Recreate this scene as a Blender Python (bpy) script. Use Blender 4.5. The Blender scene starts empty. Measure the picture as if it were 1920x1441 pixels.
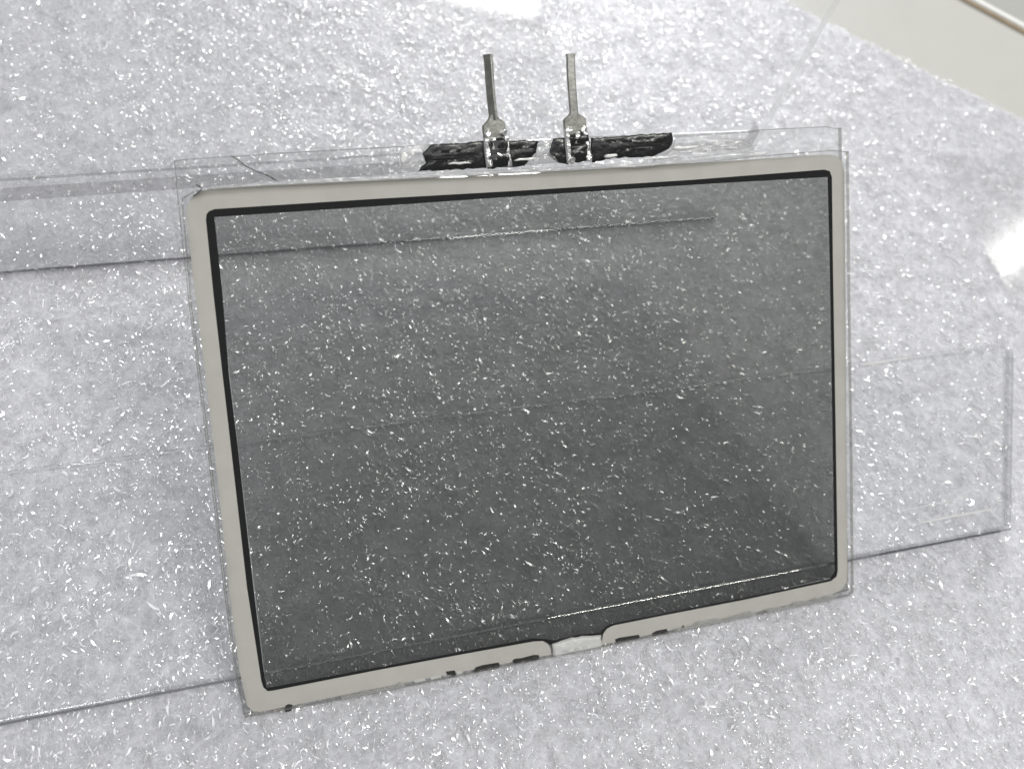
import bpy, bmesh, math, random
import numpy as np
from mathutils import Vector, Matrix, noise
from mathutils.geometry import tessellate_polygon
random.seed(4)
rng = np.random.default_rng(7)
S = bpy.context.scene
COL = S.collection

# ------------------------------------------------------------------ camera
# 1 unit = 1 cm.  Pose solved from the panel's four corners.
FPX = 1818.27
RX = Matrix(((0.95445224, -0.11590484, 0.27493088), (-0.23233115, -0.86685624, 0.44111506), (0.18719818, -0.48489827, -0.85430118)))                       # camera (x right, y down, z forward) -> world
CAM = Vector((0.0, 0.0, 14.750))
cam_data = bpy.data.cameras.new('camera')
cam = bpy.data.objects.new('camera', cam_data)
COL.objects.link(cam)
xa, ya, za = RX.col[0], -RX.col[1], -RX.col[2]
cam.matrix_world = Matrix(((xa[0], ya[0], za[0], CAM[0]), (xa[1], ya[1], za[1], CAM[1]),
                           (xa[2], ya[2], za[2], CAM[2]), (0, 0, 0, 1)))
cam_data.sensor_width = 36.0
cam_data.lens = FPX / 1920 * 36.0
cam_data.clip_start = 0.1
cam_data.clip_end = 2000
cam_data.dof.use_dof = True
cam_data.dof.focus_distance = 14.2
cam_data.dof.aperture_fstop = 0.27
S.camera = cam


def ray(px, py):
    return RX @ Vector(((px - 960) / FPX, (py - 720.5) / FPX, 1.0))


def hit(px, py, p0, n):
    d = ray(px, py)
    return CAM + d * ((Vector(p0) - CAM).dot(n) / d.dot(n))


def on_z(px, py, z=0.0):
    return hit(px, py, (0, 0, z), Vector((0, 0, 1)))


def on_y(px, py, y):
    return hit(px, py, (0, y, 0), Vector((0, 1, 0)))


# ------------------------------------------------------------------ light
S.view_settings.view_transform = 'Standard'
S.view_settings.look = 'None'
S.view_settings.exposure = 0.08
S.view_settings.gamma = 1.0
world = bpy.data.worlds.new('World')
S.world = world
world.use_nodes = True
bg = world.node_tree.nodes['Background']
bg.inputs['Color'].default_value = (0.97, 0.985, 1.0, 1)
bg.inputs['Strength'].default_value = 0.27


def rect_lamp(name, centre, ang, sx, sy, radiance, col):
    ld = bpy.data.lights.new(name, 'AREA')
    ld.shape = 'RECTANGLE'
    ld.size, ld.size_y = sx, sy
    ld.energy = radiance * math.pi * sx * sy
    ld.color = col
    o = bpy.data.objects.new(name, ld)
    COL.objects.link(o)
    o.location = centre
    o.rotation_euler = (0, 0, ang)
    return o


# ceiling panels of the room, 2 m above the table
rect_lamp('rect_lamp', (110.6, 310.0, 200), math.radians(-17.9), 37.6, 120, 34, (1.0, 0.99, 0.95))
for tx, ty in ((258.5, 146.8), (256.0, 139.0)):
    rect_lamp('tube_and_glint_lamp', (tx, ty, 200), math.radians(24.3), 60, 2.4, 34, (1.0, 0.99, 0.92))

# wide soft lamp added overhead as fill
rect_lamp('overhead_fill_lamp', (-10, -35, 200), 0.0, 320, 130, 1.65, (0.98, 0.985, 1.0))
rect_lamp('tube_and_glint_lamp', (93, -30, 196), 0.0, 64, 9, 58, (1.0, 0.97, 0.86))  # extra tube, added to put a glint on the plate's lower lip
# lamp added beyond the far side to brighten the far foam
dl = rect_lamp('far_fill_lamp', (42, 98, 44), 0.0, 46, 24, 15, (1.0, 1.0, 1.0))
dl.rotation_euler = (Vector((10, 12, 0)) - Vector((42, 98, 44))).to_track_quat('-Z', 'Y').to_euler()

# cycles
S.render.engine = 'CYCLES'
S.cycles.max_bounces = 12
S.cycles.transparent_max_bounces = 32
S.cycles.glossy_bounces = 4
S.cycles.caustics_reflective = False
S.cycles.sample_clamp_indirect = 4.0
S.cycles.use_denoising = True


# ------------------------------------------------------------------ materials
def mat(name):
    m = bpy.data.materials.new(name)
    m.use_nodes = True
    nt = m.node_tree
    nt.nodes.clear()
    out = nt.nodes.new('ShaderNodeOutputMaterial')
    return m, nt, out


def nd(nt, kind, **kw):
    n = nt.nodes.new(kind)
    for k, v in kw.items():
        if k in n.inputs:
            n.inputs[k].default_value = v
        else:
            setattr(n, k, v)
    return n


def fresnel(nt, f0=0.04):
    lw = nd(nt, 'ShaderNodeLayerWeight', Blend=0.5)
    p = nd(nt, 'ShaderNodeMath', operation='POWER')
    p.inputs[1].default_value = 5
    nt.links.new(lw.outputs['Facing'], p.inputs[0])
    ma = nd(nt, 'ShaderNodeMath', operation='MULTIPLY_ADD')
    ma.inputs[1].default_value = 1 - f0
    ma.inputs[2].default_value = f0
    nt.links.new(p.outputs[0], ma.inputs[0])
    return ma.outputs[0]


def clear_mat(name, tint, f0=0.04, milky=0.0, milk_col=(0.9, 0.9, 0.9, 1), rough=0.0, bump=0.0, bscale=4.0, through=0.5):
    """see-through sheet: transmits its tint, mirrors by Fresnel, optional milky share"""
    m, nt, out = mat(name)
    tr = nd(nt, 'ShaderNodeBsdfTransparent')
    tr.inputs[0].default_value = (*tint, 1)
    gl = nd(nt, 'ShaderNodeBsdfAnisotropic', Roughness=rough)
    gl.inputs['Color'].default_value = (1, 1, 1, 1)
    base = tr.outputs[0]
    if milky > 0:
        df = nd(nt, 'ShaderNodeBsdfDiffuse')
        df.inputs['Color'].default_value = milk_col
        tl = nd(nt, 'ShaderNodeBsdfTranslucent')
        tl.inputs['Color'].default_value = milk_col
        mm = nd(nt, 'ShaderNodeMixShader', Fac=through)
        nt.links.new(df.outputs[0], mm.inputs[1])
        nt.links.new(tl.outputs[0], mm.inputs[2])
        mx = nd(nt, 'ShaderNodeMixShader', Fac=milky)
        nt.links.new(tr.outputs[0], mx.inputs[1])
        nt.links.new(mm.outputs[0], mx.inputs[2])
        base = mx.outputs[0]
    mix = nd(nt, 'ShaderNodeMixShader')
    nt.links.new(fresnel(nt, f0), mix.inputs[0])
    nt.links.new(base, mix.inputs[1])
    nt.links.new(gl.outputs[0], mix.inputs[2])
    if bump > 0:
        tc = nd(nt, 'ShaderNodeTexCoord')
        nz = nd(nt, 'ShaderNodeTexNoise', Scale=bscale, Detail=3.0)
        bp = nd(nt, 'ShaderNodeBump', Strength=bump, Distance=0.05)
        nt.links.new(tc.outputs['Object'], nz.inputs['Vector'])
        nt.links.new(nz.outputs['Fac'], bp.inputs['Height'])
        nt.links.new(bp.outputs[0], gl.inputs['Normal'])
    nt.links.new(mix.outputs[0], out.inputs[0])
    return m


def solid_mat(name, col, rough=0.5, metal=0.0, spec=0.5, var=0.0, vscale=6.0, bump=0.0, bscale=20.0, coat=0.0):
    m, nt, out = mat(name)
    p = nd(nt, 'ShaderNodeBsdfPrincipled', Roughness=rough, Metallic=metal)
    p.inputs['Specular IOR Level'].default_value = spec
    p.inputs['Base Color'].default_value = (*col, 1)
    p.inputs['Coat Weight'].default_value = coat
    p.inputs['Coat Roughness'].default_value = 0.08
    tc = nd(nt, 'ShaderNodeTexCoord')
    if var > 0:
        nz = nd(nt, 'ShaderNodeTexNoise', Scale=vscale, Detail=5.0)
        cr = nd(nt, 'ShaderNodeMapRange')
        cr.inputs['From Min'].default_value = 0.3
        cr.inputs['From Max'].default_value = 0.7
        cr.inputs['To Min'].default_value = 1 - var
        cr.inputs['To Max'].default_value = 1 + var
        mu = nd(nt, 'ShaderNodeVectorMath', operation='SCALE')
        mu.inputs[0].default_value = col
        nt.links.new(tc.outputs['Object'], nz.inputs['Vector'])
        nt.links.new(nz.outputs['Fac'], cr.inputs['Value'])
        nt.links.new(cr.outputs[0], mu.inputs['Scale'])
        nt.links.new(mu.outputs[0], p.inputs['Base Color'])
    if bump > 0:
        n2 = nd(nt, 'ShaderNodeTexNoise', Scale=bscale, Detail=4.0)
        bp = nd(nt, 'ShaderNodeBump', Strength=bump, Distance=0.03)
        nt.links.new(tc.outputs['Object'], n2.inputs['Vector'])
        nt.links.new(n2.outputs['Fac'], bp.inputs['Height'])
        nt.links.new(bp.outputs[0], p.inputs['Normal'])
    nt.links.new(p.outputs[0], out.inputs[0])
    return m


def polariser():
    """smoked film that absorbs by path length (Beer's law: oblique rays cross more of it)"""
    m, nt, out = mat('smoked_polariser')
    lw = nd(nt, 'ShaderNodeLayerWeight', Blend=0.5)
    cs = nd(nt, 'ShaderNodeMath', operation='SUBTRACT')
    cs.inputs[0].default_value = 1.0
    nt.links.new(lw.outputs['Facing'], cs.inputs[1])
    ex = nd(nt, 'ShaderNodeMath', operation='POWER')
    ex.inputs[1].default_value = -2.3
    nt.links.new(cs.outputs[0], ex.inputs[0])
    cc = nd(nt, 'ShaderNodeCombineColor')
    for k, v in enumerate((0.505, 0.509, 0.497)):
        p = nd(nt, 'ShaderNodeMath', operation='POWER')
        p.inputs[0].default_value = v
        nt.links.new(ex.outputs[0], p.inputs[1])
        nt.links.new(p.outputs[0], cc.inputs[k])
    tr = nd(nt, 'ShaderNodeBsdfTransparent')
    nt.links.new(cc.outputs[0], tr.inputs[0])
    nt.links.new(tr.outputs[0], out.inputs[0])
    return m


M = {}
M['acrylic'] = clear_mat('clear_acrylic', (0.99, 0.991, 0.993))
M['acrylic_edge'] = clear_mat('acrylic_edge', (0.75, 0.745, 0.74), 0.06, 0.12, (0.56, 0.555, 0.55, 1))
M['ramp_edge'] = clear_mat('ramp_edge', (0.42, 0.42, 0.44), 0.08, 0.06, (0.4, 0.4, 0.42, 1))
M['wall_edge'] = clear_mat('wall_edge', (1, 1, 1), 0.05, 0.45, (0.99, 0.99, 0.99, 1), through=0.65)
M['acrylic_side'] = clear_mat('acrylic_side', (0.89, 0.89, 0.90), 0.05, 0.08, (0.7, 0.7, 0.72, 1))
M['acrylic_back'] = clear_mat('acrylic_back_edge', (0.84, 0.84, 0.845), 0.05)
M['polish'] = clear_mat('polished_edge', (0.7, 0.7, 0.71), 0.05)
M['haze'] = clear_mat('milky_film', (0.99, 0.99, 0.995), 0.02, 0.12, (0.98, 0.98, 0.99, 1), through=0.65)
M['film'] = clear_mat('clear_film', (0.985, 0.985, 0.985), 0.045, rough=0.04, bump=0.008, bscale=0.5)
M['scrap'] = clear_mat('stiff_clear_film', (0.985, 0.985, 0.985), 0.045, rough=0.10, bump=0.006, bscale=0.7)
M['glass'] = clear_mat('clear_glass', (0.965, 0.968, 0.965), 0.03)
M['glass_edge'] = clear_mat('ground_glass_edge', (0.66, 0.66, 0.64), 0.05, 0.25, (0.55, 0.53, 0.50, 1))
M['lcd'] = polariser()
M['epoxy'] = clear_mat('cured_epoxy', (0.93, 0.93, 0.93), 0.07, 0.28, (0.92, 0.92, 0.91, 1), rough=0.12, bump=0.8, bscale=7)
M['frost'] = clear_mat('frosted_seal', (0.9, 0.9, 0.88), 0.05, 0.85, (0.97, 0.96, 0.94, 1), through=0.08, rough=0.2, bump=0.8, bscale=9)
M['crack'] = clear_mat('crack_gap', (0.35, 0.34, 0.33), 0.05)
M['bezel'] = solid_mat('beige_frame_print', (0.69, 0.665, 0.615), 0.55, var=0.05, vscale=2.5)
M['black'] = solid_mat('black_border_shade', (0.004, 0.004, 0.004), 0.6, spec=0.08, var=0.4, vscale=12)
M['ink'] = solid_mat('black_resin', (0.012, 0.013, 0.012), 0.20, spec=0.5, var=0.5, vscale=9, bump=0.35, bscale=8)
M['mark'] = solid_mat('black_ink_mark', (0.018, 0.017, 0.016), 0.5, var=0.5, vscale=14)
M['tin'] = solid_mat('tinned_metal', (0.37, 0.365, 0.33), 0.22, 1.0, var=0.22, vscale=7, bump=0.06, bscale=14)
M['solder'] = solid_mat('bright_solder', (0.80, 0.80, 0.78), 0.16, 1.0, bump=0.5, bscale=10)
M['bead'] = solid_mat('white_glint_bead', (0.88, 0.88, 0.86), 0.12, coat=0.6)  # white base colour stands in for lamp glints
M['table'] = solid_mat('grey_laminate', (0.52, 0.515, 0.485), 0.45, var=0.02, vscale=0.6, bump=0.04, bscale=30)
M['board'] = solid_mat('grey_board', (0.40, 0.405, 0.38), 0.5, var=0.02, vscale=0.8)
M['rim'] = solid_mat('white_rim', (0.86, 0.855, 0.83), 0.3)
M['brown'] = solid_mat('tan_edge', (0.42, 0.33, 0.22), 0.5, var=0.1)


def foam_material():
    m, nt, out = mat('white_foam')
    tc = nd(nt, 'ShaderNodeTexCoord')
    n1 = nd(nt, 'ShaderNodeTexNoise', Scale=3.2, Detail=8.0, Roughness=0.68, Distortion=0.9)
    vo = nd(nt, 'ShaderNodeTexVoronoi', Scale=7.5, feature='DISTANCE_TO_EDGE')
    n2 = nd(nt, 'ShaderNodeTexNoise', Scale=11.0, Detail=4.0, Roughness=0.6)
    for n in (n1, n2):
        nt.links.new(tc.outputs['Object'], n.inputs['Vector'])
    wv = nd(nt, 'ShaderNodeVectorMath', operation='MULTIPLY_ADD')
    wv.inputs[1].default_value = (0.09, 0.09, 0.09)
    nt.links.new(n2.outputs['Color'], wv.inputs[0])
    nt.links.new(tc.outputs['Object'], wv.inputs[2])
    nt.links.new(wv.outputs[0], vo.inputs['Vector'])
    mr = nd(nt, 'ShaderNodeMapRange')
    mr.inputs['From Min'].default_value = 0.28
    mr.inputs['From Max'].default_value = 0.72
    mr.inputs['To Min'].default_value = 0.47
    mr.inputs['To Max'].default_value = 0.77
    nt.links.new(n1.outputs['Fac'], mr.inputs['Value'])
    wall = nd(nt, 'ShaderNodeMapRange')
    wall.inputs['From Min'].default_value = 0.0
    wall.inputs['From Max'].default_value = 0.09
    wall.inputs['To Min'].default_value = 0.10
    wall.inputs['To Max'].default_value = 0.0
    nt.links.new(vo.outputs['Distance'], wall.inputs['Value'])
    ad = nd(nt, 'ShaderNodeMath', operation='ADD')
    nt.links.new(mr.outputs[0], ad.inputs[0])
    nt.links.new(wall.outputs[0], ad.inputs[1])
    sc = nd(nt, 'ShaderNodeVectorMath', operation='SCALE')
    sc.inputs[0].default_value = (0.968, 0.970, 1.022)
    nt.links.new(ad.outputs[0], sc.inputs['Scale'])
    hs = nd(nt, 'ShaderNodeMath', operation='MULTIPLY_ADD')
    hs.inputs[1].default_value = 0.6
    nt.links.new(n2.outputs['Fac'], hs.inputs[0])
    nt.links.new(vo.outputs['Distance'], hs.inputs[2])
    bp = nd(nt, 'ShaderNodeBump', Strength=0.22, Distance=0.09)
    nt.links.new(hs.outputs[0], bp.inputs['Height'])
    p = nd(nt, 'ShaderNodeBsdfPrincipled', Roughness=0.42)
    p.inputs['Subsurface Weight'].default_value = 1.0
    p.inputs['Subsurface Radius'].default_value = (1.0, 1.0, 1.0)
    p.inputs['Subsurface Scale'].default_value = 0.12
    p.inputs['Specular IOR Level'].default_value = 0.55
    nt.links.new(sc.outputs[0], p.inputs['Base Color'])
    nt.links.new(bp.outputs[0], p.inputs['Normal'])
    nt.links.new(p.outputs[0], out.inputs[0])
    return m


def fleck_material():
    m, nt, out = mat('foam_cell_skin')
    df = nd(nt, 'ShaderNodeBsdfDiffuse')
    df.inputs['Color'].default_value = (0.93, 0.93, 0.94, 1)
    tr = nd(nt, 'ShaderNodeBsdfTransparent')
    a = nd(nt, 'ShaderNodeMixShader', Fac=0.28)
    nt.links.new(tr.outputs[0], a.inputs[1])
    nt.links.new(df.outputs[0], a.inputs[2])
    gl = nd(nt, 'ShaderNodeBsdfAnisotropic', Roughness=0.19)
    gl.inputs['Color'].default_value = (1, 1, 1, 1)
    b = nd(nt, 'ShaderNodeMixShader', Fac=0.22)
    nt.links.new(a.outputs[0], b.inputs[1])
    nt.links.new(gl.outputs[0], b.inputs[2])
    nt.links.new(b.outputs[0], out.inputs[0])
    return m


M['foam'] = foam_material()
M['fleck'] = fleck_material()


# ------------------------------------------------------------------ mesh helpers
def link(name, me, mats, parent=None, label=None, cat=None, kind=None, group=None):
    o = bpy.data.objects.new(name, me)
    COL.objects.link(o)
    for m in (mats if isinstance(mats, (list, tuple)) else [mats]):
        me.materials.append(m)
    if parent is not None:
        o.parent = parent
    for k, v in (('label', label), ('category', cat), ('kind', kind), ('group', group)):
        if v:
            o[k] = v
    return o


def root(name, loc, rot, label, cat):
    o = bpy.data.objects.new(name, None)
    COL.objects.link(o)
    o.location = loc
    o.rotation_euler = rot
    o.empty_display_size = 0.5
    o['label'] = label
    o['category'] = cat
    return o


def area2(p):
    return sum(p[i][0] * p[(i + 1) % len(p)][1] - p[(i + 1) % len(p)][0] * p[i][1] for i in range(len(p)))


def ccw(p):
    p = [(float(a[0]), float(a[1])) for a in p]
    return p if area2(p) > 0 else p[::-1]


def inset(p, d):
    """miter offset of a ccw outline, inwards by d"""
    out = []
    n = len(p)
    for i in range(n):
        a, b, c = Vector(p[i - 1]), Vector(p[i]), Vector(p[(i + 1) % n])
        e1, e2 = (b - a).normalized(), (c - b).normalized()
        n1, n2 = Vector((-e1.y, e1.x)), Vector((-e2.y, e2.x))
        m = n1 + n2
        if m.length < 1e-6:
            m = n1
        m.normalize()
        k = d / max(0.45, m.dot(n1))
        q = b + m * k
        out.append((q.x, q.y))
    return out


def slab(name, outline, z0, z1, mats, parent=None, chamfer=0.0, dome=None, **kw):
    """extruded outline in local XY from z0 (back) to z1 (front).  faces 0, sides/chamfer 1."""
    p = ccw(outline)
    n = len(p)
    rings = [(p, z0), (p, z1 - chamfer)]
    if chamfer > 0:
        rings.append((inset(p, chamfer), z1))
    vs = [(x, y, z) for r, z in rings for x, y in r]
    fs, mi = [], []
    two = 1 if isinstance(mats, (list, tuple)) and len(mats) > 1 else 0
    for k in range(len(rings) - 1):
        for i in range(n):
            j = (i + 1) % n
            fs.append((k * n + i, k * n + j, (k + 1) * n + j, (k + 1) * n + i))
            mi.append(two)
    for k, flip in ((0, True), (len(rings) - 1, False)):
        tris = tessellate_polygon([[Vector((x, y, 0)) for x, y in rings[k][0]]])
        for t in tris:
            a, b, c = [rings[k][0][q] for q in t]
            ar = (b[0] - a[0]) * (c[1] - a[1]) - (c[0] - a[0]) * (b[1] - a[1])
            if (ar < 0) != flip:
                t = (t[0], t[2], t[1])
            fs.append(tuple(q + k * n for q in t))
            mi.append(0)
    me = bpy.data.meshes.new(name)
    me.from_pydata(vs, [], fs)
    me.polygons.foreach_set('material_index', mi)
    me.update()
    return link(name, me, mats, parent, **kw)


def round_rect(x0, y0, x1, y1, r, seg=5, corners=(1, 1, 1, 1)):
    pts = []
    for (cx, cy, a0), on in zip(((x1 - r, y1 - r, 0), (x0 + r, y1 - r, 90), (x0 + r, y0 + r, 180), (x1 - r, y0 + r, 270)), corners):
        if on:
            for k in range(seg + 1):
                a = math.radians(a0 + 90 * k / seg)
                pts.append((cx + r * math.cos(a), cy + r * math.sin(a)))
        else:
            sx = 1 if a0 in (0, 270) else -1
            sy = 1 if a0 in (0, 90) else -1
            pts.append((cx + sx * r, cy + sy * r))
    return pts


def box_mesh(name, a, b, mats, parent=None, rnd=0.0, smooth=False, **kw):
    bm = bmesh.new()
    bmesh.ops.create_cube(bm, size=1)
    for v in bm.verts:
        v.co = Vector(((a[i] + b[i]) / 2 + v.co[i] * (b[i] - a[i]) for i in range(3)))
    if rnd > 0:
        bmesh.ops.bevel(bm, geom=list(bm.edges), offset=rnd, segments=3, profile=0.5, affect='EDGES')
    two = isinstance(mats, (list, tuple)) and len(mats) > 1
    for f in bm.faces:
        f.smooth = smooth
    me = bpy.data.meshes.new(name)
    bm.to_mesh(me)
    bm.free()
    o = link(name, me, mats, parent, **kw)
    return o


def lump(name, outline, z, h, m, parent, cell=0.035, amp=0.5, seed=0.0, flat=1.0, **kw):
    """irregular dab of resin or solder: a domed, lumpy sheet over an outline lying at height z"""
    p = ccw(outline)
    bm = bmesh.new()
    xs = [a[0] for a in p]; ys = [a[1] for a in p]
    rings = [p]
    k = 0
    cen = (sum(xs) / len(xs), sum(ys) / len(ys))
    steps = [0.0, 0.10, 0.25, 0.45, 0.70]
    allr = []
    # densify the outline
    d = []
    for i in range(len(p)):
        a, b = Vector(p[i]), Vector(p[(i + 1) % len(p)])
        c = max(1, int((b - a).length / cell))
        for q in range(c):
            t = a.lerp(b, q / c)
            w = 0.020
            d.append((t.x + w * noise.noise((t.x * 14, t.y * 14, seed)), t.y + w * noise.noise((t.x * 14, t.y * 14, seed + 9))))
    for s in steps:
        r = []
        for x, y in d:
            xx, yy = x + (cen[0] - x) * s * 0.55, y + (cen[1] - y) * s
            prof = math.sqrt(max(0.0, 1 - (1 - min(1, s / 0.45)) ** 2)) if s < 0.45 else 1.0
            zz = z + h * prof * (1 + amp * noise.noise((xx * 9, yy * 9, seed + 3)))
            r.append(bm.verts.new((xx, yy, zz)))
        allr.append(r)
    n = len(d)
    for a, b in zip(allr, allr[1:]):
        for i in range(n):
            bm.faces.new((a[i], a[(i + 1) % n], b[(i + 1) % n], b[i]))
    mid = [(v.co.x, v.co.y, v.co.z) for v in allr[-1]]
    for t in tessellate_polygon([[Vector((q[0], q[1], 0)) for q in mid]]):
        try:
            bm.faces.new([allr[-1][q] for q in t])
        except ValueError:
            pass
    low = [bm.verts.new((x, y, z - 0.01)) for x, y in d]
    for i in range(n):
        bm.faces.new((low[i], low[(i + 1) % n], allr[0][(i + 1) % n], allr[0][i]))
    bmesh.ops.recalc_face_normals(bm, faces=list(bm.faces))
    for f in bm.faces:
        f.smooth = True
    me = bpy.data.meshes.new(name)
    bm.to_mesh(me)
    bm.free()
    return link(name, me, m, parent, **kw)


def stroke(pts, w):
    """outline of a thin line of width w through pts"""
    L, Rr = [], []
    n = len(pts)
    for i in range(n):
        a = Vector(pts[max(0, i - 1)]); b = Vector(pts[min(n - 1, i + 1)])
        t = (b - a).normalized()
        q = Vector(pts[i])
        ww = w * (0.7 + 0.6 * random.random())
        L.append((q.x - t.y * ww / 2, q.y + t.x * ww / 2))
        Rr.append((q.x + t.y * ww / 2, q.y - t.x * ww / 2))
    return L + Rr[::-1]


# ------------------------------------------------------------------ table, board
TZ = -1.0
def quad(name, pts, m, **kw):
    me = bpy.data.meshes.new(name)
    me.from_pydata(pts, [], [tuple(range(len(pts)))])
    me.update()
    return link(name, me, m, **kw)

quad('table', [(-150, -120, TZ), (150, -120, TZ), (150, 150, TZ), (-150, 150, TZ)], M['table'], kind='structure')

# the board with a white rim at the far right
b0, b1 = on_z(1800, 0, TZ + 0.0), on_z(1920, 65, TZ + 0.0)
bd = Vector((b1.x - b0.x, b1.y - b0.y, 0)).normalized()
bn = Vector((-bd.y, bd.x, 0))
if bn.y < 0:
    bn = -bn
board = root('edged_board', (b0.x, b0.y, TZ), (0, 0, math.atan2(bd.y, bd.x)),
             'grey board with white rim and tan edge, on the table in the far right corner', 'board')
box_mesh('top_sheet', (-12, 0.303, 0.005), (16, 20, 0.10), M['board'], board)
box_mesh('white_rim', (-12, 0.10, 0.005), (16, 0.30, 0.13), M['rim'], board, rnd=0.04, smooth=True)
box_mesh('edge_strip', (-12, 0.0, 0.004), (16, 0.097, 0.07), M['brown'], board, rnd=0.015)

# ------------------------------------------------------------------ foam sheet
e0, e1 = on_z(1492, 0), on_z(1920, 214)
ed = Vector((e1.x - e0.x, e1.y - e0.y, 0)).normalized()     # along the foam's far edge
ein = Vector((ed.y, -ed.x, 0))                              # into the sheet
if ein.y > 0:
    ein = -ein


def foam_height(x, y):
    return (0.030 * noise.noise((x * 1.3, y * 1.3, 0.0)) + 0.014 * noise.noise((x * 4.1, y * 4.1, 5.0))
            + 0.008 * noise.noise((x * 9.5, y * 9.5, 9.0)) - 0.030)


def foam_mesh():
    na, nb = 400, 300
    A = np.linspace(-26, 22, na)
    Bv = np.concatenate([[0], np.linspace(0.05, 30, nb - 1)])
    vs = []
    for j, b in enumerate(Bv):
        for i, a in enumerate(A):
            wob = 0.0
            if b < 0.6:
                wob = (0.16 * noise.noise((a * 1.1, 3.0, 0)) + 0.14 * abs(noise.noise((a * 5.0, 7.0, 0)))) * (1 - b / 0.6)
            x = e0.x + ed.x * a + ein.x * (b + wob)
            y = e0.y + ed.y * a + ein.y * (b + wob)
            z = foam_height(x, y)
            if b < 0.3:
                z -= 0.10 * (1 - b / 0.3) ** 2
            vs.append((x, y, z))
    fs = []
    for j in range(nb - 1):
        for i in range(na - 1):
            q = j * na + i
            fs.append((q, q + na, q + na + 1, q + 1))
    # sides and underside
    base = len(vs)
    loop = list(range(na)) + [j * na + na - 1 for j in range(1, nb)] + [(nb - 1) * na + i for i in range(na - 2, -1, -1)] + [j * na for j in range(nb - 2, 0, -1)]
    for q in loop:
        vs.append((vs[q][0], vs[q][1], TZ + 0.004))
    L = len(loop)
    for k in range(L):
        fs.append((loop[k], loop[(k + 1) % L], base + (k + 1) % L, base + k))
    me = bpy.data.meshes.new('foam_sheet')
    me.from_pydata(vs, [], fs)
    me.polygons.foreach_set('use_smooth', [True] * len(fs))
    me.update()
    return me

foam = link('foam_sheet', foam_mesh(), M['foam'], label='white sparkling foam packing sheet spread under the clear plastic and grey panel', cat='foam sheet')


def flecks(N, mean, spread, lmax, wlo, whi, seed):
    """skins of burst foam cells: thousands of small curled flakes standing in the surface"""
    rng = np.random.default_rng(seed)
    px = rng.uniform(-7, 23, N * 2)
    py = rng.uniform(-3.5, 20.5, N * 2)
    b = (px - e0.x) * ein.x + (py - e0.y) * ein.y
    keep = b > 0.08
    px, py = px[keep][:N], py[keep][:N]
    # thin out in patches so the sheet is not even
    dens = np.array([noise.noise((x * 0.9, y * 0.9, 2.0)) + 0.6 * noise.noise((x * 3.0, y * 3.0, 4.0)) for x, y in zip(px, py)])
    k2 = rng.uniform(-1.0, 1.0, len(px)) < dens + 0.3
    px, py = px[k2], py[k2]
    n = len(px)
    pz = np.array([foam_height(x, y) for x, y in zip(px, py)])
    length = np.exp(rng.normal(math.log(mean), spread, n)).clip(0.018, lmax)
    width = (length * rng.uniform(wlo, whi, n)).clip(0.008, 0.042)
    # lie of the flakes drifts across the sheet
    ang = np.radians(np.clip(92 + 3.2 * (px - 1), 80, 138))
    ang = ang + rng.normal(0, 0.62, n)
    curl = rng.normal(0, 1.9, n)
    nx = rng.normal(0.08, 0.17, n)
    ny = rng.normal(0.12, 0.25, n)
    T = 5
    V = np.zeros((n, T, 2, 3))
    for k in range(T):
        t = k / (T - 1) - 0.5
        a = ang + curl * t
        # arc positions
        with np.errstate(divide='ignore', invalid='ignore'):
            cx = np.where(abs(curl) > 1e-3, (np.sin(ang + curl * t) - np.sin(ang)) / curl, np.cos(ang) * t) * length
            cy = np.where(abs(curl) > 1e-3, (-np.cos(ang + curl * t) + np.cos(ang)) / curl, np.sin(ang) * t) * length
        w = width * (1.0 if k == 2 else 0.8 if k in (1, 3) else 0.15) / 2
        arch = 0.08 * length * (1 - (2 * t) ** 2)
        for s, sg in ((0, -1), (1, 1)):
            ox = cx - np.sin(a) * w * sg
            oy = cy + np.cos(a) * w * sg
            V[:, k, s, 0] = px + ox
            V[:, k, s, 1] = py + oy
            V[:, k, s, 2] = pz + 0.006 + 0.07 * length + arch - nx * ox - ny * oy
    verts = V.reshape(-1, 3)
    base = (np.arange(n) * T * 2)[:, None, None]
    q = np.array([[2 * k, 2 * k + 2, 2 * k + 3, 2 * k + 1] for k in range(T - 1)])[None]
    faces = (base + q).reshape(-1, 4)
    me = bpy.data.meshes.new('foam_cell_skins')
    me.vertices.add(len(verts)); me.vertices.foreach_set('co', verts.ravel())
    me.loops.add(faces.size); me.loops.foreach_set('vertex_index', faces.ravel())
    me.polygons.add(len(faces))
    me.polygons.foreach_set('loop_start', np.arange(len(faces)) * 4)
    me.polygons.foreach_set('loop_total', np.full(len(faces), 4))
    me.update(calc_edges=True)
    me.polygons.foreach_set('use_smooth', [True] * len(faces))
    return me

link('foam_flake', flecks(210000, 0.042, 0.42, 0.13, 0.14, 0.46, 7), M['fleck'], foam, kind='stuff')
link('foam_curl', flecks(115000, 0.108, 0.38, 0.32, 0.05, 0.17, 11), M['fleck'], foam, kind='stuff')
link('foam_scale', flecks(15000, 0.125, 0.25, 0.26, 0.10, 0.26, 23), M['fleck'], foam, kind='stuff')

# ------------------------------------------------------------------ the panel's frame of reference
TILT = math.atan2(4.65444, 6.11785)
PO = Vector((-0.39669, 2.81078, 0.12))
PU, PV, PN = Vector((1, 0, 0)), Vector((0, math.cos(TILT), math.sin(TILT))), Vector((0, -math.sin(TILT), math.cos(TILT)))


def pl(px, py, w=0.0):
    q = hit(px, py, PO + PN * w, PN) - PO
    return (q.dot(PU), q.dot(PV))


def trace(pts, w=0.0):
    return [pl(x, y, w) for x, y in pts]


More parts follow.
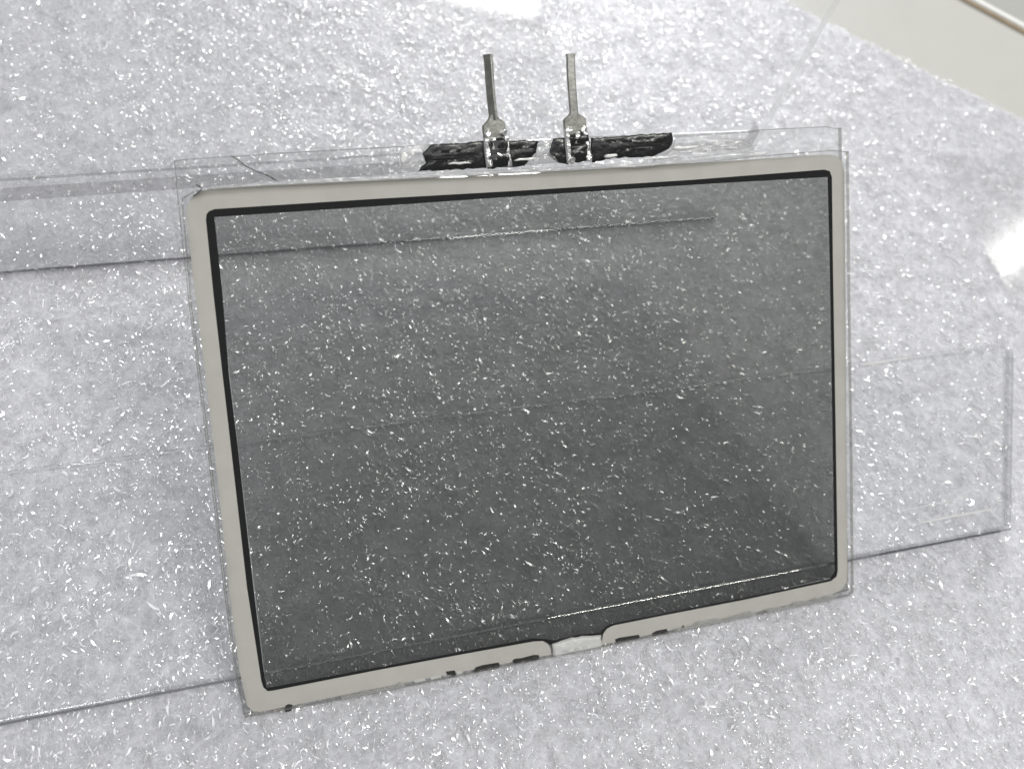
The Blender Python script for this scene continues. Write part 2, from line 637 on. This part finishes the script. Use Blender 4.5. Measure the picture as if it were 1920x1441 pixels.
# ------------------------------------------------------------------ clear ramp the panel lies on
RW = -0.245                                   # its upper face, below the panel's back
RT = 0.27                                     # its thickness
ramp = root('clear_plastic_ramp', PO, (TILT, 0, 0),
            'clear plastic ramp plate with rounded right end, sloping up behind the grey panel', 'plastic plate')
d_l, d_r = pl(440, 1279, RW), pl(1880, 996, RW)
c_r = pl(1888, 656, RW)
yb, yt = (d_l[1] + d_r[1]) / 2, (c_r[1] + pl(440, 825, RW)[1]) / 2
xr = (pl(1900, 990, RW)[0] + pl(1893, 660, RW)[0]) / 2 + 0.05


def ramp_mesh():
    out = ccw(round_rect(-9.0, yb, xr, yt, 0.26, 6, (1, 0, 0, 0)))
    n = len(out)
    vs, fs, mi = [], [], []
    r = 0.05
    prof = [(0.0, RW - RT), (0.0, RW - r)]
    for k in range(1, 6):
        a = math.radians(90 * k / 5)
        prof.append((r * (1 - math.cos(a)), RW - r + r * math.sin(a)))
    for dd, z in prof:
        ring = inset(out, dd) if dd > 0 else out
        vs += [(x, y, z) for x, y in ring]
    for k in range(len(prof) - 1):
        for i in range(n):
            j = (i + 1) % n
            e = Vector(out[j]) - Vector(out[i])
            low = e.x > abs(e.y) and out[i][1] < yb + 0.1
            side = abs(e.y) > abs(e.x) * 0.5
            fs.append((k * n + i, k * n + j, (k + 1) * n + j, (k + 1) * n + i)); mi.append((1 if k > 0 else 2) if low else (2 if side else 3))
    fs.append(tuple((len(prof) - 1) * n + i for i in range(n))); mi.append(0)
    fs.append(tuple(reversed(range(n)))); mi.append(0)
    me = bpy.data.meshes.new('sloped_plate')
    me.from_pydata(vs, [], fs)
    me.polygons.foreach_set('material_index', mi)
    me.polygons.foreach_set('use_smooth', [q > 0 for q in mi])
    me.update()
    return me

link('sloped_plate', ramp_mesh(), [M['acrylic'], M['ramp_edge'], M['acrylic_side'], M['acrylic_back']], ramp)
# raised rim at the rounded right end
rim = round_rect(xr - 0.20, yb + 0.12, xr - 0.06, yt - 0.05, 0.05, 4)
slab('end_rim', rim, RW - 0.01, RW + 0.05, [M['acrylic'], M['acrylic_side']], ramp, chamfer=0.03)


def glint_lip(name, x0, x1, deg, span, width, depth, parent, mtx, mats):
    """polished convex chamfer: a shallow arc facing deg from vertical, extruded along x (world axes, then mtx)"""
    n = 11
    rho = width / math.radians(span)
    sec = []
    for k in range(n):
        a = math.radians(deg - span / 2 + span * k / (n - 1))
        sec.append((rho * math.sin(a) - rho * math.sin(math.radians(deg)), rho * math.cos(a) - rho * math.cos(math.radians(deg))))
    lo = min(z for _, z in sec) - depth
    sec += [(sec[-1][0], lo), (sec[0][0], lo)]
    m = len(sec)
    vs = [mtx @ Vector((x0, y, z)) for y, z in sec] + [mtx @ Vector((x1, y, z)) for y, z in sec]
    fs = [(i, (i + 1) % m, m + (i + 1) % m, m + i) for i in range(m)] + [tuple(reversed(range(m))), tuple(range(m, 2 * m))]
    me = bpy.data.meshes.new(name)
    me.from_pydata(vs, [], fs)
    bm = bmesh.new(); bm.from_mesh(me)
    bmesh.ops.recalc_face_normals(bm, faces=list(bm.faces))
    bm.to_mesh(me); bm.free()
    me.update()
    return link(name, me, mats, parent)

pinv = (Matrix.Translation(PO) @ Matrix.Rotation(TILT, 4, 'X')).inverted()
lip_at = PO + PV * (yb + 0.055) + PN * (RW + 0.04)
glint_lip('polished_lip', -9 + PO.x, xr + PO.x - 0.3, -11.6, 7, 0.036, 0.025, ramp, pinv @ Matrix.Translation(Vector((0, lip_at.y, lip_at.z))), M['polish'])

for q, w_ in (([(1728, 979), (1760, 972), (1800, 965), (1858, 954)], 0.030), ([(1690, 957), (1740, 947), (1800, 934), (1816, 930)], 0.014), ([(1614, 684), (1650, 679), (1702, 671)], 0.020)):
    slab('glint_streak', stroke(trace(q, RW), w_), RW + 0.001, RW + 0.006, M['frost'], ramp)  # white slabs standing in for reflected glints on the plate
# gusset that props the plate, beyond the left of the picture
zt = PO + PV * yt + PN * (RW - RT)
zb = PO + PV * yb + PN * (RW - RT)
gm = bpy.data.meshes.new('gusset')
inv = Matrix.Translation(PO) @ Matrix.Rotation(TILT, 4, 'X')
inv = inv.inverted()
gv = []
for xx in (-9.0, -8.75):
    for p in ((zb.y + 0.05, 0.02), (zt.y, 0.02), (zt.y, zt.z - 0.004)):
        gv.append(inv @ Vector((xx + PO.x, p[0], p[1])))
gm.from_pydata(gv, [], [(0, 2, 1), (3, 4, 5), (0, 1, 4, 3), (1, 2, 5, 4), (2, 0, 3, 5)])
gm.update()
link('gusset', gm, M['acrylic'], ramp)

# ------------------------------------------------------------------ upright clear sheet behind the panel
WY, WXR, WH = 10.90, 9.95, 8.4
wall = root('clear_acrylic_stand', (0, WY, 0), (0, 0, 0),
            'upright clear acrylic sheet with a ledge strip, standing on the foam behind the grey panel', 'acrylic stand')


def wall_mesh():
    t, r = 0.16, 0.035
    x0, x1 = -10.0, WXR
    # cross-section in y,z: front bottom edge rounded
    sec = [(t, 0.0)]
    for k in range(0, 6):
        a = math.radians(270 - 90 * k / 5)
        sec.append((r + r * math.cos(a), r + r * math.sin(a)))
    sec += [(0.0, WH), (t, WH)]
    n = len(sec)
    vs = [(x0, y, z) for y, z in sec] + [(x1, y, z) for y, z in sec]
    fs, mi = [], []
    for i in range(n):
        j = (i + 1) % n
        fs.append((i, j, n + j, n + i))
        mi.append(0 if i in (0, n - 3, n - 2, n - 1) else 1)
    fs.append(tuple(reversed(range(n)))); mi.append(2)
    fs.append(tuple(range(n, 2 * n))); mi.append(2)
    me = bpy.data.meshes.new('upright_sheet')
    me.from_pydata(vs, [], fs)
    me.polygons.foreach_set('material_index', mi)
    me.polygons.foreach_set('use_smooth', [q == 1 for q in mi])
    me.update()
    bm = bmesh.new(); bm.from_mesh(me)
    bmesh.ops.recalc_face_normals(bm, faces=list(bm.faces))
    bm.to_mesh(me); bm.free()
    return me

link('upright_sheet', wall_mesh(), [M['acrylic'], M['ramp_edge'], M['wall_edge']], wall)
glint_lip('polished_foot', -10, WXR, 10.5, 7, 0.045, 0.02, wall, Matrix.Translation(Vector((0, -0.035, 0.075))), M['polish'])
# ledge strip across the sheet
LY = WY - 0.26
l0, l1 = on_y(0, 338, LY), on_y(1425, 246, LY)
m0 = on_y(0, 378, LY)
sl = (l1.z - l0.z) / (l1.x - l0.x)
lx0, lx1 = -10.0, l1.x
hh = l0.z - m0.z
lv = []
for xx in (lx0, lx1):
    zt_ = l0.z + sl * (xx - l0.x)
    lv += [(xx, -0.26, zt_ - hh), (xx, -0.26, zt_ - 0.03), (xx, -0.23, zt_), (xx, -0.002, zt_), (xx, -0.002, zt_ - hh)]
lm = bpy.data.meshes.new('ledge_strip')
lm.from_pydata(lv, [], [(0, 5, 6, 1), (1, 6, 7, 2), (2, 7, 8, 3), (3, 8, 9, 4), (4, 9, 5, 0), (0, 1, 2, 3, 4), (9, 8, 7, 6, 5)])
lm.polygons.foreach_set('material_index', [0, 1, 0, 0, 1, 1, 1])
lm.update()
link('ledge_strip', lm, [M['acrylic'], M['acrylic_edge']], wall)
mm_ = bpy.data.meshes.new('milky_band')
mm_.from_pydata([(-10, 0.164, 0.05), (WXR - 0.05, 0.164, 0.05), (WXR - 0.05, 0.164, 1.5), (WXR - 0.4, 0.164, 1.95), (-10, 0.164, 1.75)], [], [(0, 1, 2, 3, 4)])
mm_.update()
link('milky_band', mm_, M['haze'], wall)
fm = bpy.data.meshes.new('film_foot')
fm.from_pydata([(-10, 0.17, 0.06), (WXR - 2.2, 0.17, 0.06), (WXR - 2.2, 14, 0.06), (-10, 14, 0.06)], [], [(0, 1, 2, 3)])
fm.update()
link('film_foot', fm, M['film'], wall)

# a scrap of film at the right edge, mirroring the tube lamps
sc0 = on_z(1845, 470)
sm = bpy.data.meshes.new('clear_film')
nx, ny = 14, 12
sv = [(x, y, 0.07 + 0.0) for y in np.linspace(-1.5, 2.6, ny) for x in np.linspace(-0.02, 6.5, nx)]
sf = [(j * nx + i, j * nx + i + 1, (j + 1) * nx + i + 1, (j + 1) * nx + i) for j in range(ny - 1) for i in range(nx - 1)]
sm.from_pydata(sv, [], sf)
sm.update()
fs_ = link('clear_film', sm, M['scrap'], label='thin clear film with two bright lamp reflections, lying on the foam right of the panel', cat='plastic film')
fs_.location = (sc0.x, sc0.y, 0)

# ------------------------------------------------------------------ the LCD shutter panel
panel = root('lcd_panel', PO, (TILT, 0, 0),
             'smoked grey liquid crystal glass panel with beige frame and two metal pins on top', 'lcd panel')
W, H = 10.0, 7.687
GT = 0.10
# rear glass with contact ledge, chipped outline
rear = trace([(325, 300), (352, 296), (436, 291), (520, 285), (800, 270), (1100, 255), (1300, 247), (1440, 241), (1562, 235), (1572, 238),
              (1588, 238), (1591, 500), (1596, 850), (1600, 1112), (1300, 1176), (1000, 1238), (700, 1299), (457, 1347), (440, 1260), (419, 1110), (391, 870), (353, 570), (331, 365)])
slab('rear_glass', rear, -0.225, -0.12, [M['glass'], M['glass_edge']], panel, chamfer=0.015)
front = trace([(340, 372), (365, 357), (500, 347), (700, 338), (900, 328), (1100, 318), (1300, 305), (1420, 292), (1560, 281), (1593, 284),
               (1596, 560), (1600, 850), (1602, 1110), (1596, 1117), (1300, 1179), (1000, 1240), (700, 1301), (459, 1346), (443, 1260), (423, 1110), (395, 870), (357, 570)], 0.0)
slab('front_glass', front, -0.10, 0.0, [M['glass'], M['glass_edge']], panel, chamfer=0.018)

# beige frame: a ring open at the filling port
outer = [(1128, 1208), (1300, 1172), (1552, 1117), (1575, 1107), (1587, 1092), (1589, 1075), (1587, 800), (1585, 500), (1583, 320), (1579, 303), (1569, 294), (1553, 290),
         (1300, 306), (1000, 323), (700, 339), (400, 353), (374, 359), (358, 371), (350, 390), (351, 410), (361, 511), (385, 700), (408, 900), (429, 1100), (448, 1250), (463, 1322), (474, 1333), (490, 1333),
         (700, 1291), (900, 1252), (1034, 1226)]
inner = [(1032, 1214), (1027, 1206), (1018, 1201), (1000, 1202), (850, 1229), (700, 1257), (512, 1294), (502, 1295), (494, 1288), (490, 1276), (463, 1100), (440, 900), (417, 700), (400, 550), (386, 412), (387, 402), (392, 396),
         (402, 392), (700, 373), (1000, 356), (1300, 337), (1546, 318), (1556, 321), (1560, 332), (1562, 500), (1567, 800), (1571, 1068), (1569, 1080), (1558, 1089), (1400, 1123), (1250, 1152), (1150, 1172), (1138, 1178), (1131, 1188)]
FW = -0.108
slab('beige_frame', trace(outer + inner, FW), FW - 0.006, FW, M['bezel'], panel)
# black border inside the frame, the frame's shadow built into its widths
IN = 6
bo = [(383, 390), (1552, 314), (1562, 320), (1566, 500), (1571, 800), (1575, 1085), (1560, 1094), (1250, 1158), (1136, 1184), (1128, 1192), (1085, 1196), (1036, 1208), (1015, 1204), (850, 1233), (508, 1299), (490, 1292), (460, 1100), (413, 700), (383, 400)]
bi = [(403, 409), (402, 407), (418, 560), (429, 700), (445, 830), (475, 1100), (494, 1255), (500, 1289), (700, 1252), (850, 1224), (1000, 1196), (1020, 1197), (1040, 1200), (1085, 1189), (1126, 1186), (1136, 1174), (1150, 1168), (1400, 1119), (1556, 1085), (1565, 1070), (1561, 800), (1556, 500), (1552, 332), (1340, 344), (1000, 366), (700, 387)]
BW = -0.1165


def ring(name, o, i, w, t, m, parent):
    po, pi = ccw(trace(o, w)), ccw(trace(i, w))
    tris = tessellate_polygon([[Vector((x, y, 0)) for x, y in po], [Vector((x, y, 0)) for x, y in pi]])
    allp = po + pi
    n = len(allp)
    vs = [(x, y, w) for x, y in allp] + [(x, y, w - t) for x, y in allp]
    fs = [tuple(q) for q in tris] + [tuple(k + n for k in reversed(q)) for q in tris]
    for off, cnt in ((0, len(po)), (len(po), len(pi))):
        for k in range(cnt):
            a, b = off + k, off + (k + 1) % cnt
            fs.append((a, b, b + n, a + n))
    me = bpy.data.meshes.new(name)
    me.from_pydata(vs, [], fs)
    bm = bmesh.new(); bm.from_mesh(me)
    bmesh.ops.recalc_face_normals(bm, faces=list(bm.faces))
    bm.to_mesh(me); bm.free()
    return link(name, me, m, parent)

ring('black_border_and_shade', bo, bi[1:], BW, 0.0025, M['black'], panel)
# smoked liquid-crystal film behind the glass
film = [(395, 400), (1556, 324), (1568, 1080), (1140, 1180), (1128, 1190), (1036, 1208), (1010, 1204), (500, 1294)]
fo = ccw(trace(film, -0.229))
fme = bpy.data.meshes.new('smoked_film')
fme.from_pydata([(x, y, -0.229) for x, y in fo], [], [tuple(range(len(fo)))])
fme.update()
link('smoked_film', fme, M['lcd'], panel)

# milky sealant along the top of the front glass and in the filling port
slab('sealant_bead', trace([(372, 352), (520, 338), (700, 331), (760, 330), (830, 322), (900, 320), (960, 318), (1000, 315), (1080, 311), (1130, 309), (1190, 304), (1215, 306), (1230, 300), (1300, 298), (1330, 294), (1400, 286), (1440, 285),
                            (1440, 290), (1330, 301), (1240, 310), (1200, 316), (1140, 314), (1000, 323), (900, 330), (760, 337), (600, 345), (400, 354)], -0.05),
     -0.118, -0.05, M['epoxy'], panel, chamfer=0.02)
lump('end_seal', trace([(1036, 1206), (1060, 1197), (1090, 1192), (1128, 1190), (1129, 1213), (1080, 1223), (1036, 1232)], -0.1), -0.10, 0.045, M['frost'], panel, cell=0.05, seed=2)

# resin, contacts
INKZ = -0.118
for k, q in enumerate((
        [(783, 321), (799, 305), (793, 288), (808, 271), (860, 267), (912, 264), (915, 314), (850, 318)],
        [(950, 262), (985, 262), (1010, 266), (1004, 286), (984, 310), (955, 314)],
        [(1037, 260), (1064, 257), (1066, 309), (1046, 304), (1028, 290), (1034, 276)],
        [(1108, 258), (1150, 256), (1220, 250), (1258, 248), (1263, 262), (1256, 278), (1227, 293), (1150, 297), (1110, 304)])):
    lump('black_resin', trace(q, INKZ), INKZ, 0.016, M['ink'], panel, seed=k * 3.1, amp=0.5)
for k, q in enumerate((
        [(745, 303), (752, 276), (800, 272), (792, 290), (796, 304), (775, 318), (752, 318)],
        [(1264, 262), (1330, 258), (1400, 264), (1418, 276), (1400, 286), (1300, 296), (1230, 300), (1262, 280)],
        [(1008, 266), (1034, 262), (1030, 285), (1046, 303), (990, 311), (1004, 290)])):
    lump('epoxy_smear', trace(q, INKZ), INKZ, 0.02, M['epoxy'], panel, seed=20 + k * 2.3, amp=0.8)
for k, (x, y, w, h, a) in enumerate(((862, 306, 46, 5, -0.08), (985, 299, 44, 5, -0.08), (1146, 292, 26, 8, -0.1), (1286, 277, 52, 6, -0.05), (757, 296, 12, 22, 0.2), (1240, 296, 70, 5, -0.08))):
    pts = []
    for i in range(12):
        t = i / 12 * 2 * math.pi
        dx, dy = w / 2 * math.cos(t), h / 2 * math.sin(t)
        pts.append((x + dx * math.cos(a) - dy * math.sin(a), y + dx * math.sin(a) + dy * math.cos(a)))
    lump('glint_bead', trace(pts, INKZ + 0.03), INKZ + 0.02, 0.035, M['bead'], panel, cell=0.05, seed=40 + k, amp=0.3)  # painted glints on the resin, shaped as white beads


def contact_pin(shaft, shoulder, prongs, blobs, twist, seed):
    """flat tinned lead that ends in a clip folded over the glass edge"""
    zc = -0.10
    body = slab('contact_pin', trace(shoulder, zc), zc - 0.05, zc + 0.01, M['tin'], panel, chamfer=0.012)
    # shaft: a square wire, turned a little about its own length
    (ax, ay), (bx, by) = [pl(*q, zc) for q in shaft[0]]
    wd = shaft[1]
    d = Vector((ax - bx, ay - by, 0))
    L = d.length
    d.normalize()
    side = Vector((d.y, -d.x, 0))
    nrm = Vector((0, 0, 1))
    s2 = side * math.cos(twist) + nrm * math.sin(twist)
    n2 = nrm * math.cos(twist) - side * math.sin(twist)
    bm = bmesh.new()
    rings = []
    for t in (-0.03, 0.12, 0.35, 0.6, 0.85, 0.955, 0.96, 1.0):
        sc = 1.0 if t < 0.956 else 1.12
        sc *= 1 + 0.05 * noise.noise((t * 7, seed, 0))
        c = Vector((bx, by, zc - 0.02)) + d * (L * t) + side * (0.006 * math.sin(t * 5 + seed))
        ring_ = []
        for u, v in ((-1, -0.6), (-0.8, -0.8), (0.8, -0.8), (1, -0.6), (1, 0.6), (0.8, 0.8), (-0.8, 0.8), (-1, 0.6)):
            ring_.append(bm.verts.new(c + s2 * (u * wd / 2 * sc) + n2 * (v * wd * 0.36 * sc)))
        rings.append(ring_)
    for a, b in zip(rings, rings[1:]):
        for i in range(8):
            bm.faces.new((a[i], a[(i + 1) % 8], b[(i + 1) % 8], b[i]))
    bm.faces.new(rings[0]); bm.faces.new(rings[-1])
    bmesh.ops.recalc_face_normals(bm, faces=list(bm.faces))
    me = bpy.data.meshes.new('pin_shaft')
    bm.to_mesh(me); bm.free()
    link('pin_shaft', me, M['tin'], body)
    for k, q in enumerate(prongs):
        slab('clip_prong', trace(q, -0.05), -0.12, -0.05, M['solder'], body, chamfer=0.02)
    for k, (q, m, h) in enumerate(blobs):
        lump('resin_dab' if m == 'ink' else 'solder_dab', trace(q, -0.07), -0.085, h, M[m], body, seed=seed + k * 1.7, amp=0.9, cell=0.03)
    return body


def disc(x, y, rx, ry, a=0.0):
    o = []
    for i in range(10):
        t = i / 10 * 2 * math.pi
        dx, dy = 1.25 * rx * math.cos(t), 1.25 * ry * math.sin(t)
        o.append((x + dx * math.cos(a) - dy * math.sin(a), y + dx * math.sin(a) + dy * math.cos(a)))
    return o

contact_pin((((914.5, 102), (926, 222)), 0.118),
            [(920, 214), (931, 214), (936, 222), (947, 230), (950, 262), (955, 292), (914, 298), (907, 262), (905, 236), (914, 226)],
            ([(907, 258), (919, 256), (921, 280), (925, 310), (913, 315), (909, 285)], [(944, 254), (955, 257), (958, 285), (962, 310), (951, 312), (947, 280)]),
            (([(912, 262), (953, 258), (958, 312), (914, 317)], 'ink', 0.035), (disc(915, 252, 5, 7), 'solder', 0.05), (disc(945, 249, 5, 6), 'solder', 0.05),
             (disc(923, 262, 6, 4), 'solder', 0.05), (disc(920, 306, 4, 7), 'solder', 0.055), (disc(955, 305, 4, 7), 'solder', 0.055), (disc(936, 290, 5, 3, 0.7), 'solder', 0.04)),
            0.62, 3.0)
contact_pin((((1070, 101), (1076, 214)), 0.118),
            [(1069, 212), (1084, 212), (1090, 216), (1099, 222), (1099, 258), (1105, 288), (1066, 292), (1060, 258), (1057, 224), (1066, 216)],
            ([(1059, 246), (1070, 246), (1072, 275), (1075, 304), (1064, 306), (1061, 276)], [(1092, 243), (1104, 248), (1107, 275), (1112, 300), (1101, 302), (1097, 272)]),
            (([(1064, 252), (1103, 248), (1109, 302), (1066, 306)], 'ink', 0.035), (disc(1066, 244, 5, 6), 'solder', 0.05), (disc(1095, 243, 5, 6), 'solder', 0.05),
             (disc(1083, 254, 3, 7, 0.3), 'solder', 0.045), (disc(1073, 299, 5, 7), 'solder', 0.055), (disc(1104, 294, 5, 8), 'solder', 0.055), (disc(1085, 280, 3, 6, 0.5), 'tin', 0.04)),
            0.10, 8.0)

# black marks printed along the bottom of the frame
MK = -0.1055
for q in ([(535, 1322), (541, 1319), (548, 1320), (547, 1329), (545, 1332), (535, 1334)],
          [(836, 1258), (852, 1256), (857, 1262), (852, 1268), (846, 1264), (838, 1264)],
          [(886, 1260), (892, 1250), (905, 1246), (935, 1241), (938, 1249), (930, 1252), (918, 1251), (912, 1256), (902, 1255), (896, 1260)],
          [(960, 1238), (966, 1234), (978, 1233), (1000, 1227), (1010, 1227), (1012, 1235), (1000, 1238), (980, 1240), (965, 1244)],
          [(1153, 1198), (1160, 1195), (1198, 1189), (1200, 1195), (1190, 1198), (1164, 1202), (1155, 1204)],
          [(1222, 1187), (1230, 1182), (1250, 1178), (1253, 1185), (1240, 1188), (1226, 1191)],
          [(1278, 1174), (1282, 1171), (1283, 1176), (1279, 1178)]):
    slab('ink_mark', trace(q, MK), MK - 0.001, MK, M['mark'], panel)
for q in ([(776, 1274), (796, 1270), (798, 1275), (778, 1279)], [(806, 1268), (826, 1264), (828, 1270), (808, 1274)], [(854, 1259), (866, 1256), (868, 1264), (856, 1267)]):
    slab('bare_spot', trace(q, MK), MK - 0.001, MK, M['frost'], panel)
# crumbled glass along the lower edge
for k, (xa_, xb_) in enumerate(((1270, 1420), (1440, 1570), (640, 760))):
    up, dn = [], []
    m_ = 14
    for i in range(m_ + 1):
        x = xa_ + (xb_ - xa_) * i / m_
        y = 1348 - (x - 457) * (233 / 1143.0)
        up.append((x, y - 2 - 6 * random.random() ** 2)); dn.append((x, y + 1))
    slab('chipped_edge', trace(up + dn[::-1], 0.004), -0.06, 0.004, M['epoxy'], panel, chamfer=0.004)
# crack over the ledge and the corner chip
slab('crack', trace(stroke([(433, 292), (446, 300), (462, 312), (480, 321), (500, 328), (512, 335), (523, 341)], 2.0), -0.117), -0.119, -0.117, M['crack'], panel)
slab('crack', trace(stroke([(368, 347), (374, 350), (379, 354), (372, 361), (362, 368)], 1.8), -0.09), -0.101, -0.099 + 0.101, M['crack'], panel)
